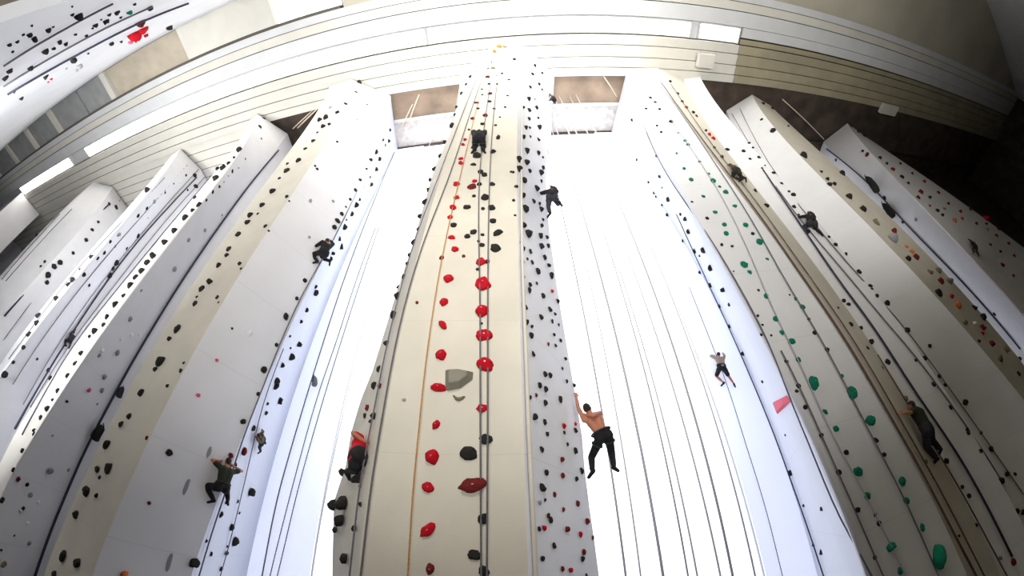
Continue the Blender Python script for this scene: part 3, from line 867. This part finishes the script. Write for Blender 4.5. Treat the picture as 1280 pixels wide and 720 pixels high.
for lab, px, m, r in (('navy rope with a climber, third tower left of centre', [(245, 222), (175, 297), (122, 365), (94, 412), (75, 435), (57, 467), (40, 500), (22, 537)], NV, .06),
                      ('grey rope left of the black holds of the second tower left of centre', [(262, 222), (212, 285), (147, 365), (110, 410), (80, 452), (50, 510), (30, 545)], GR, .035),
                      ('second grey rope left of those black holds, second tower left of centre', [(255, 222), (197, 287), (137, 365), (100, 412), (66, 460), (40, 510)], GR, .03),
                      ('long grey rope far left on the third tower left of centre', [(205, 222), (140, 292), (90, 345), (50, 400), (12, 450)], GR, .03),
                      ('navy rope between third and fourth towers left of centre', [(135, 256), (85, 305), (45, 352), (5, 395)], NV, .09),
                      ('grey rope on the fourth tower left of centre', [(90, 262), (50, 305), (8, 352)], GR, .04),
                      ('pale grey rope just right of the fourth tower edge left of centre', [(150, 250), (100, 305), (60, 352), (22, 400), (4, 425)], GR, .035),
                      ('grey rope through the dotted face, third tower left of centre', [(235, 205), (190, 255), (145, 305), (95, 365), (50, 425), (15, 480)], GR, .03),
                      ('second grey rope on the third tower left of centre, beside the navy one', [(248, 212), (190, 275), (132, 345), (100, 388), (62, 445), (28, 505)], GR, .03),
                      ('outermost grey rope on the fourth tower left of centre', [(75, 268), (35, 312), (3, 350)], GR, .04)):
    rope(lab, m, r, px, group=LF)
OW = 'ropes on the white wall at the upper left'
rope('dark rope across the upper-left white wall, under the red holds', NV, .06, [(8, 116), (40, 98), (67, 82), (120, 54), (160, 32), (200, 14), (235, 2)], group=OW)
rope('grey rope above the dark one on the upper-left white wall', GR, .045, [(3, 106), (45, 80), (90, 55), (140, 28), (190, 6)], group=OW)
rope('topmost grey rope on the upper-left white wall', GR, .04, [(3, 80), (40, 56), (80, 34), (120, 12), (140, 2)], group=OW)
RT = 'ropes on the towers right of centre'
rope('dark rope on the blue-lit flank of the first tower right of centre', NV, .026, [(847, 267), (870, 320), (888, 357), (911, 405), (930, 447), (960, 518), (970, 541), (987, 590), (1010, 652), (1031, 716)], group=RT)
rope('rope with a tan-shirted climber left of the first tower right of centre', GR, .016, [(861, 360), (877, 402), (892, 440), (909, 480), (924, 535), (947, 605), (960, 650), (976, 718)], group=RT)
rope('rope along the inner edge of the first tower right of centre', GR, .02, [(795, 130), (820, 195), (875, 280), (922, 358), (960, 430), (992, 503), (1009, 540), (1042, 622), (1086, 718)], group=RT)
rope('second rope along the inner edge of the first tower right of centre', GR, .018, [(975, 440), (1000, 490), (1022, 540), (1060, 625), (1099, 716)], group=RT)
rope('thin rope through the left row of green holds', PL, .014, [(800, 100), (838, 150), (872, 200), (905, 250), (950, 350), (970, 407), (992, 440), (1012, 487), (1040, 550), (1080, 620), (1125, 712)], group=RT)
rope('grey rope through the right row of green holds', GR, .018, [(816, 96), (850, 140), (875, 180), (900, 215), (950, 295), (985, 365), (1010, 397), (1027, 432), (1047, 467), (1067, 507), (1082, 538), (1100, 572), (1122, 612), (1135, 640), (1166, 712)], group=RT)
rope('brown rope on the left edge of the beige strip, first tower right of centre', BR, .03, [(826, 104), (842, 130), (866, 162), (915, 227), (960, 288), (1011, 362), (1043, 408), (1076, 462), (1121, 542), (1147, 587), (1177, 647), (1213, 716)], group=RT)
rope('second brown rope on the beige strip beside the first, first tower right of centre', BR, .02, [(838, 106), (880, 172), (930, 235), (970, 290), (1000, 335), (1020, 362), (1053, 409), (1086, 462), (1131, 542), (1158, 588), (1186, 641), (1222, 712)], group=RT)
rope('brown rope below the dark-shirted climber, beige strip right of centre', BR, .02, [(1095, 445), (1130, 505), (1165, 560), (1190, 600), (1220, 655), (1248, 706)], group=RT)
rope('blue-grey rope at the inner edge of the second tower right of centre', NV, .035, [(912, 150), (940, 195), (985, 262), (1015, 305), (1053, 362), (1082, 398), (1102, 428), (1125, 466), (1146, 501), (1178, 542), (1220, 612), (1262, 696)], group=RT)
rope('grey rope left of the small black holds, second tower right of centre', GR, .022, [(915, 142), (940, 190), (970, 240), (1010, 290), (1072, 362), (1101, 400), (1136, 437), (1168, 481), (1208, 537), (1250, 600)], group=RT)
rope('grey rope through the small black holds, second tower right of centre', GR, .022, [(925, 136), (945, 180), (962, 215), (1000, 262), (1040, 310), (1095, 373), (1136, 416), (1156, 446), (1181, 481), (1211, 521), (1242, 567), (1278, 618)], group=RT)
rope('navy rope carrying two dark gear bags, third tower right of centre', NV, .06, [(1034, 186), (1085, 225), (1130, 278), (1172, 320), (1213, 361), (1242, 394), (1276, 436)], group=RT)
# short cords from the window head to the tower tops
CO = 'cords slung from the window head'
for lab, a, b, r in (('cream cord slung above the first tower right of centre, on its left', (753, 93), (771, 121), .05),
                     ('cream cord between first and second towers right of centre', (856, 101), (905, 157), .07),
                     ('cream cord between second and third towers right of centre', (978, 124), (1030, 174), .06),
                     ('cream cord left of the central tower, against the timber soffit', (524, 118), (509, 158), .06),
                     ('second cream cord left of the central tower, against the grey soffit', (516, 130), (496, 172), .05),
                     ('upper cream cord in the dark gap left of the first tower left of centre', (399, 134), (372, 160), .06),
                     ('lower cream cord in the dark gap left of the first tower left of centre', (391, 138), (366, 161), .05)):
    def sof(px_, py_, z=TOP + .16):
        d_ = ray(px_, py_); return EYE + d_ * ((z - EYE.z) / d_.z)
    bm = bmesh.new()
    p0, p1 = sof(*a, TOP + .2), sof(*b, TOP - .4)
    tube(bm, [p0, p0.lerp(p1, .5) - Vector((0, 0, .25)), p1], r)
    tag(obj('sling_cord', bm, M['cable'], None, True), lab, 'cord', CO)


# gear hung on ropes
def gear_bag(px0, px1, rpx, label, m, name='gear_bag', cat='bag'):
    h0, h1 = cast_near(*px0, False), cast_near(*px1, False)
    n = h0[1]
    a, b = h0[0] + n * .02, h1[0] + n * .02
    r = rpx / pxscale(*px0) * h0[2]
    a, b = a + n * (r + .1), b + n * (r + .1)
    t = empty(name, b); tag(t, label, cat)
    bm = bmesh.new()
    prof = [(0, .25), (.04, .75), (.14, 1.0), (.45, .95), (.75, .85), (.92, .55), (1, .2)]
    ax = (a - b)
    x = ax.cross(n).normalized(); y = n
    rings = []
    for s, k in prof:
        rings.append([bm.verts.new(b + ax * s + (x * math.cos(w_) + y * math.sin(w_) * .8) * r * k * (1 + .1 * math.sin(3 * w_ + s * 5))) for w_ in [2 * PI * j / 14 for j in range(14)]])
    for r0, r1 in zip(rings, rings[1:]):
        for j in range(14):
            bm.faces.new((r0[j], r0[(j + 1) % 14], r1[(j + 1) % 14], r1[j]))
    bm.faces.new(rings[0][::-1]); bm.faces.new(rings[-1])
    bmesh.ops.recalc_face_normals(bm, faces=bm.faces[:])
    obj('body', bm, m, t, True)
    bm = bmesh.new()
    tube(bm, [b + ax * .35 + n * r * .8, b + ax * .8 + n * r * .8, b + ax * 1.12, b + ax * .8 - x * r * .8, b + ax * .4 - x * r * .9], r * .12)
    obj('strap', bm, M['black'], t, True)
    return t


gear_bag((1088, 221), (1103, 240), 5.0, 'upper dark gear bag on the navy rope, third tower right of centre', M['green'])
gear_bag((1108, 254), (1122, 271), 5.0, 'lower dark gear bag on the navy rope, third tower right of centre', M['black'])
gear_bag((120, 527), (109, 546), 7.5, 'black rope bundle on the navy rope, second tower left of centre', M['black'])
gear_bag((150, 483), (143, 496), 4.5, 'small dark bundle above the black one on the navy rope', M['navy'])
gear_bag((396, 473), (397, 486), 3.8, 'small grey belay device on the rope left of the window', M['grey'], 'belay_device', 'belay device')

# ------------------------------------------------------------------ climbers
def ico(bm, c, r, sub=2, sc=None, rot=None):
    g = bmesh.ops.create_icosphere(bm, subdivisions=sub, radius=1.0)
    for v in g['verts']:
        p = Vector(v.co) * r if sc is None else Vector((v.co.x * sc[0], v.co.y * sc[1], v.co.z * sc[2]))
        if rot is not None: p = rot @ p
        v.co = c + p


def cap(bm, a, b, ra, rb):
    ico(bm, a, ra); ico(bm, b, rb)
    d = b - a
    if d.length < 1e-4: return
    g = bmesh.ops.create_cone(bm, cap_ends=True, segments=14, radius1=ra, radius2=rb, depth=d.length)
    q_ = d.to_track_quat('Z', 'Y')
    for v in g['verts']:
        v.co = q_ @ v.co + (a + b) / 2


def melt(name, bm, m, parent, voxel, smooth=4):
    """fuse the overlapping pieces into one continuous skin"""
    o = obj(name, bm, m, None)
    md = o.modifiers.new('r', 'REMESH'); md.mode = 'VOXEL'; md.voxel_size = voxel
    ms = o.modifiers.new('s', 'SMOOTH'); ms.iterations = smooth; ms.factor = .5
    dg = bpy.context.evaluated_depsgraph_get()
    dg.update()
    me = bpy.data.meshes.new_from_object(o.evaluated_get(dg))
    o.modifiers.clear()
    o.data = me
    me.name = name
    me.polygons.foreach_set('use_smooth', [True] * len(me.polygons))
    o.parent = parent
    o.matrix_parent_inverse = parent.matrix_world.inverted()
    return o


def ik(p0, p1, l1, l2, pole):
    d = p1 - p0
    L_ = d.length
    if L_ > (l1 + l2) * .985:
        p1 = p0 + d * ((l1 + l2) * .985 / L_); d = p1 - p0; L_ = d.length
    if L_ < abs(l1 - l2) + .08:
        p1 = p0 + d.normalized() * (abs(l1 - l2) + .08); d = p1 - p0; L_ = d.length
    a = (l1 * l1 - l2 * l2 + L_ * L_) / (2 * L_)
    h = math.sqrt(max(0, l1 * l1 - a * a))
    u = d.normalized()
    w_ = pole - u * pole.dot(u)
    w_.normalize()
    return p0 + u * a + w_ * h, p1


def person(label, pel, neck, lh, rh, lf, rf, shirt='black', trousers='black', plane_q=None, size=1.72, fine=.010, sleeves=True, bare=False, shorts=False, cast_px=None, out=.3, ko=.4, bulk=1.12):
    if plane_q is None:
        h = cast_near(*(cast_px or pel), False)
        n = Vector((h[1].x, h[1].y, 0)).normalized()
        P = h[0]
    else:
        n = Vector((0, -1, 0)); P = Vector((0, plane_q, 0))
    Z = Vector((0, 0, 1))

    def on(px, off):
        d = ray(*px)
        return EYE + d * ((P + n * off - EYE).dot(n) / d.dot(n))
    s = size / 1.72
    p0 = on(pel, out * s)
    t = (on(neck, (out - .06) * s) - p0).normalized()
    right = t.cross(n).normalized()
    fwd = right.cross(t) * -1 if (right.cross(t)).dot(n) > 0 else right.cross(t)      # chest direction, into the wall
    nk = p0 + t * .52 * s
    sh = [nk - t * .05 * s + right * x * .185 * s for x in (-1, 1)]
    hp = [p0 - t * .03 * s + right * x * .095 * s for x in (-1, 1)]
    hands = [on(lh, .07), on(rh, .07)]
    feet = [on(lf, .12), on(rf, .12)]
    root = empty('person', Vector((p0.x, p0.y, min(f.z for f in feet))))
    tag(root, label, 'person', 'climbers on the towers')
    el, wr, kn, an = [], [], [], []
    for i, x in enumerate((-1, 1)):
        e_, w_ = ik(sh[i], hands[i] - (hands[i] - sh[i]).normalized() * .08 * s, .29 * s, .26 * s, right * x * .7 + n * .5 - Z * .5)
        el.append(e_); wr.append(w_)
        k_, a_ = ik(hp[i], feet[i] + Z * .07 * s, .43 * s, .42 * s, right * x * ko + fwd * .7 + Z * .2)
        kn.append(k_); an.append(a_)
    bm = bmesh.new()
    # trunk
    w1 = p0 + t * .17 * s
    for x in (-1, 1):
        cap(bm, p0 + right * x * .07 * s, p0 + t * .17 * s + right * x * .05 * s, .105 * s, .092 * s)
        cap(bm, w1 + right * x * .05 * s, p0 + t * .38 * s + right * x * .075 * s, .092 * s, .105 * s)
        cap(bm, p0 + t * .38 * s + right * x * .06 * s, sh[0 if x < 0 else 1] - right * x * .02 * s, .09 * s, .058 * s)
        cap(bm, nk, sh[0 if x < 0 else 1], .05 * s, .055 * s)
    hd = nk + t * .17 * s + fwd * .03 * s
    cap(bm, nk - t * .02 * s, nk + t * .09 * s, .056 * s, .052 * s)
    rot = Matrix((right, fwd, t)).transposed()
    ico(bm, hd, 1, 3, (.075 * s, .095 * s, .115 * s), rot)
    ico(bm, hd + fwd * .035 * s - t * .06 * s, 1, 2, (.052 * s, .055 * s, .06 * s), rot)          # jaw
    cap(bm, hd + fwd * .09 * s + t * .02 * s, hd + fwd * .112 * s - t * .02 * s, .012 * s, .017 * s)  # nose
    cap(bm, hd + fwd * .088 * s - t * .058 * s + right * -.018 * s, hd + fwd * .088 * s - t * .058 * s + right * .018 * s, .011 * s, .011 * s)  # lips
    for x in (-1, 1):
        ico(bm, hd + right * x * .078 * s - t * .005 * s, 1, 2, (.014 * s, .024 * s, .034 * s), rot)  # ears
    for i, x in enumerate((-1, 1)):
        cap(bm, sh[i], el[i], .054 * s, .041 * s)
        mid = el[i].lerp(wr[i], .3)
        cap(bm, el[i], mid, .041 * s, .040 * s); cap(bm, mid, wr[i], .040 * s, .027 * s)
        cap(bm, hp[i], kn[i], .088 * s, .056 * s)
        mid = kn[i].lerp(an[i], .35)
        cap(bm, kn[i], mid, .054 * s, .056 * s); cap(bm, mid, an[i], .056 * s, .036 * s)
        # hand: palm, four bent fingers of different lengths closing on the hold, thumb off the side
        hdv = (wr[i] - el[i]).normalized()
        side = hdv.cross(n)
        side = side.normalized() if side.length > .1 else right
        pn = -side.cross(hdv).normalized()
        if pn.dot(n) > 0: pn = -pn
        for k in (-1.5, -.5, .5, 1.5):
            cap(bm, wr[i] + side * k * .012 * s, wr[i] + hdv * .085 * s + side * k * .019 * s, .014 * s, .013 * s)
        for k, ln in ((-1.5, .068), (-.5, .080), (.5, .076), (1.5, .058)):
            b0 = wr[i] + hdv * .085 * s + side * k * .021 * s
            b1 = b0 + (hdv * .85 + pn * .5 + side * k * .06) * ln * .5 * s
            b2 = b1 + (hdv * .35 + pn * .95) * ln * .5 * s
            cap(bm, b0, b1, .0105 * s, .0098 * s); cap(bm, b1, b2, .0098 * s, .0088 * s)
        ts = -x
        b0 = wr[i] + hdv * .025 * s + side * ts * .024 * s
        b1 = b0 + (hdv * .5 + side * ts * .75 + pn * .3) * .045 * s
        b2 = b1 + (hdv * .75 + side * ts * .2 + pn * .55) * .036 * s
        cap(bm, b0, b1, .0145 * s, .012 * s); cap(bm, b1, b2, .012 * s, .0095 * s)
        toe = an[i] + (fwd * .55 + right * x * .45 - Z * .45).normalized() * .15 * s
        cap(bm, an[i] - Z * .02 * s, toe, .036 * s, .028 * s)
    body = melt('body', bm, M['skin'], root, fine * s, 2)
    # hair over the top and back of the head
    bm = bmesh.new()
    ico(bm, hd + t * .02 * s - fwd * .018 * s, 1, 3, (.083 * s, .094 * s, .11 * s), rot)
    ico(bm, hd - t * .045 * s - fwd * .055 * s, 1, 2, (.06 * s, .045 * s, .055 * s), rot)
    melt('hair', bm, M['hair'], root, .014 * s, 2)
    sb = s
    s = s * bulk                                             # clothes sit a little loose
    if not bare:
        bm = bmesh.new()
        for x in (-1, 1):
            i = 0 if x < 0 else 1
            cap(bm, p0 + t * .02 * s + right * x * .07 * s, w1 + right * x * .055 * s, .118 * s, .108 * s)
            cap(bm, w1 + right * x * .055 * s, p0 + t * .38 * s + right * x * .078 * s, .108 * s, .119 * s)
            cap(bm, p0 + t * .38 * s + right * x * .06 * s, sh[i] - right * x * .02 * s, .104 * s, .072 * s)
            cap(bm, nk - t * .03 * s, sh[i], .056 * s, .07 * s)
            e2 = sh[i].lerp(el[i], .6)
            cap(bm, sh[i], e2, .069 * s, .062 * s)
            if sleeves:
                cap(bm, e2, el[i], .062 * s, .054 * s)
                cap(bm, el[i], el[i].lerp(wr[i], .85), .054 * s, .042 * s)
        melt('shirt', bm, M[shirt], root, .014 * s, 3)
    bm = bmesh.new()
    for i, x in enumerate((-1, 1)):
        cap(bm, p0 + right * x * .07 * s + t * .05 * s, hp[i], .119 * s, .112 * s)
        if shorts:
            cap(bm, hp[i], hp[i].lerp(kn[i], .85), .108 * s, .086 * s)
        else:
            cap(bm, hp[i], kn[i], .104 * s, .074 * s)
            cap(bm, kn[i], kn[i].lerp(an[i], .9), .074 * s, .055 * s)
    melt('trousers', bm, M[trousers], root, .014 * s, 3)
    s = sb
    for i, x in enumerate((-1, 1)):
        bm = bmesh.new()
        toe = an[i] + (fwd * .55 + right * x * .45 - Z * .45).normalized() * .17 * s
        heel = an[i] - Z * .045 * s - (toe - an[i]).normalized() * .035 * s
        cap(bm, heel, toe, .046 * s, .035 * s); cap(bm, an[i] + Z * .01, heel, .046 * s, .046 * s)
        melt('shoe', bm, M['black'], root, .012 * s, 2)
    # harness: waist belt, two leg loops and the tie-in loop at the back
    bm = bmesh.new()

    def hoop(c, ax, ra, rb, thick):
        u = ax.cross(n).normalized(); v_ = ax.cross(u)
        pts = [c + u * math.cos(w_) * ra + v_ * math.sin(w_) * rb for w_ in [2 * PI * k / 20 for k in range(21)]]
        tube(bm, pts, thick, 6)
    hoop(p0 + t * .1 * s, t, .205 * s, .138 * s, .02 * s)
    for i in (0, 1):
        hoop(hp[i].lerp(kn[i], .3), (kn[i] - hp[i]).normalized(), .108 * s, .108 * s, .015 * s)
    obj('harness', bm, M['navy' if trousers == 'black' else 'black'], root, True)
    return root


person('bare-backed climber in black trousers reaching up beside the central tower', (754, 545), (738, 517), (715, 481), (727, 519), (741, 592), (768, 587),
       trousers='black', bare=True, plane_q=7.0, size=1.74, fine=.008, out=.12, ko=.15, bulk=1.0)
person('climber in dark green shirt, bare arm stretched sideways, beige strip right of centre', (1159, 537), (1144, 512), (1116, 518), (1160, 506), (1172, 576), (1183, 575),
       'green', 'navy', sleeves=False, cast_px=(1150, 540), size=1.95, bulk=1.25)
person('dark climber with one leg hanging, right edge of the central tower above the window', (690, 247), (690, 235), (682, 242), (686, 231), (688, 276), (700, 254),
       'black', 'navy', plane_q=7.1, out=.2)
person('climber in tan shirt and black shorts, flank of first tower right of centre', (902, 459), (899, 446), (892, 444), (904, 440), (905, 480), (919, 483),
       'tan', 'black', shorts=True, size=1.7, out=.45)
person('climber in black clothes on the white side of second tower right of centre', (1016, 279), (1012, 269), (1006, 272), (1010, 262), (1012, 290), (1027, 292), 'black', 'navy')
person('climber in dark shirt, arm raised, low on first tower left of centre', (278, 609), (283, 588), (274, 573), (292, 580), (266, 628), (284, 629), 'green', 'black', sleeves=False)
person('small child climber in brown top on first tower left of centre', (328, 551), (323, 542), (315, 534), (329, 536), (325, 566), (334, 561), 'brownc', 'black', size=1.25, cast_px=(322, 556))
person('climber in black halfway up first tower left of centre', (405, 316), (408, 305), (402, 306), (413, 299), (396, 328), (412, 328), 'black', 'black')
person('climber in a red shirt at the left edge of the central tower', (446, 574), (447, 553), (436, 558), (458, 553), (430, 596), (443, 603), 'red', 'black', sleeves=False, cast_px=(450, 574), size=1.6, out=.18)
person('black-clad climber high on the front of the central tower', (598.5, 173), (599, 164), (594, 160), (604, 161), (593, 187), (603, 187), 'black', 'black', ko=.1, size=1.8)
person('dark climber on the navy rope, third tower left of centre', (87, 426), (91, 418), (95, 412), (89, 415), (82, 433), (86, 435), 'navy', 'black')
person('dark climber on the pinkish front of third tower right of centre', (1219, 308), (1211, 297), (1205, 293), (1214, 290), (1218, 318), (1225, 324), 'black', 'green', cast_px=(1215, 308))
person('climber in brown patterned shirt on the beige strip, first tower right of centre', (921, 214), (916, 203), (908, 205), (918, 197), (928, 225), (934, 225), 'brownc', 'green', cast_px=(916, 214), sleeves=True)
person('tiny brown-clad climber at the right edge near the top of the central tower', (692, 124), (692, 118), (686, 121), (697, 117), (686, 129), (697, 128), 'brownc', 'black', cast_px=(686, 124))

def area(name, loc, look, sx, sy, power, rgb=(1, 1, 1), spread=180):
    l = bpy.data.lights.new(name, 'AREA')
    l.shape = 'RECTANGLE'; l.size = sx; l.size_y = sy
    l.spread = math.radians(spread); l.energy = power; l.color = rgb
    o = bpy.data.objects.new(name, l); C.objects.link(o)
    o.location = loc
    o.rotation_euler = (Vector(look) - Vector(loc)).to_track_quat('-Z', 'Y').to_euler()
    return o


# unseen fill lights added to brighten the tower fronts, the central one most
area('high_front_fill', (0, -9, 30), (0, 8, 31), 20, 6, 3600, (1, .99, .975), 110)
sl = bpy.data.lights.new('centre_fill_spot', 'SPOT'); sl.energy = 3600; sl.spot_size = math.radians(46); sl.spot_blend = 1.0; sl.shadow_soft_size = .5; sl.color = (1, .975, .94)
so_ = bpy.data.objects.new('centre_fill_spot', sl); C.objects.link(so_); so_.location = (2, -9, 17)
so_.rotation_euler = (Vector((-1, 6, 9)) - so_.location).to_track_quat('-Z', 'Y').to_euler()
# more added lamps out of view, lifting cornice, ceiling and western towers
area('cornice_fill', (0, -9, 4), (0, 5, 34), 10, 4, 2600, (1, .985, .95), 120)
area('cornice_fill_west', (-27, -2.6, 9), (-34, 3, TOP), 6, 1, 4200, (1, .99, .97), 130)
area('cornice_fill_east', (17, -7, 6), (21, 0, TOP), 6, 3, 1500, (1, .985, .95), 110)
area('tower_fill_west', (-20, -3.0, 7), (-25, 8, 18), 3, 1, 2400, (.95, .97, 1), 130)  # added fill for the sides of the western towers
w = bpy.data.worlds.new('world'); bpy.context.scene.world = w
w.use_nodes = True
w.node_tree.nodes['Background'].inputs[0].default_value = (.85, .9, 1, 1)
w.node_tree.nodes['Background'].inputs[1].default_value = .1
sc = bpy.context.scene
sc.view_settings.view_transform = 'Standard'
sc.view_settings.look = 'None'
sc.view_settings.gamma = 1
sc.view_settings.use_curve_mapping = False
sc.view_settings.exposure = 0.15
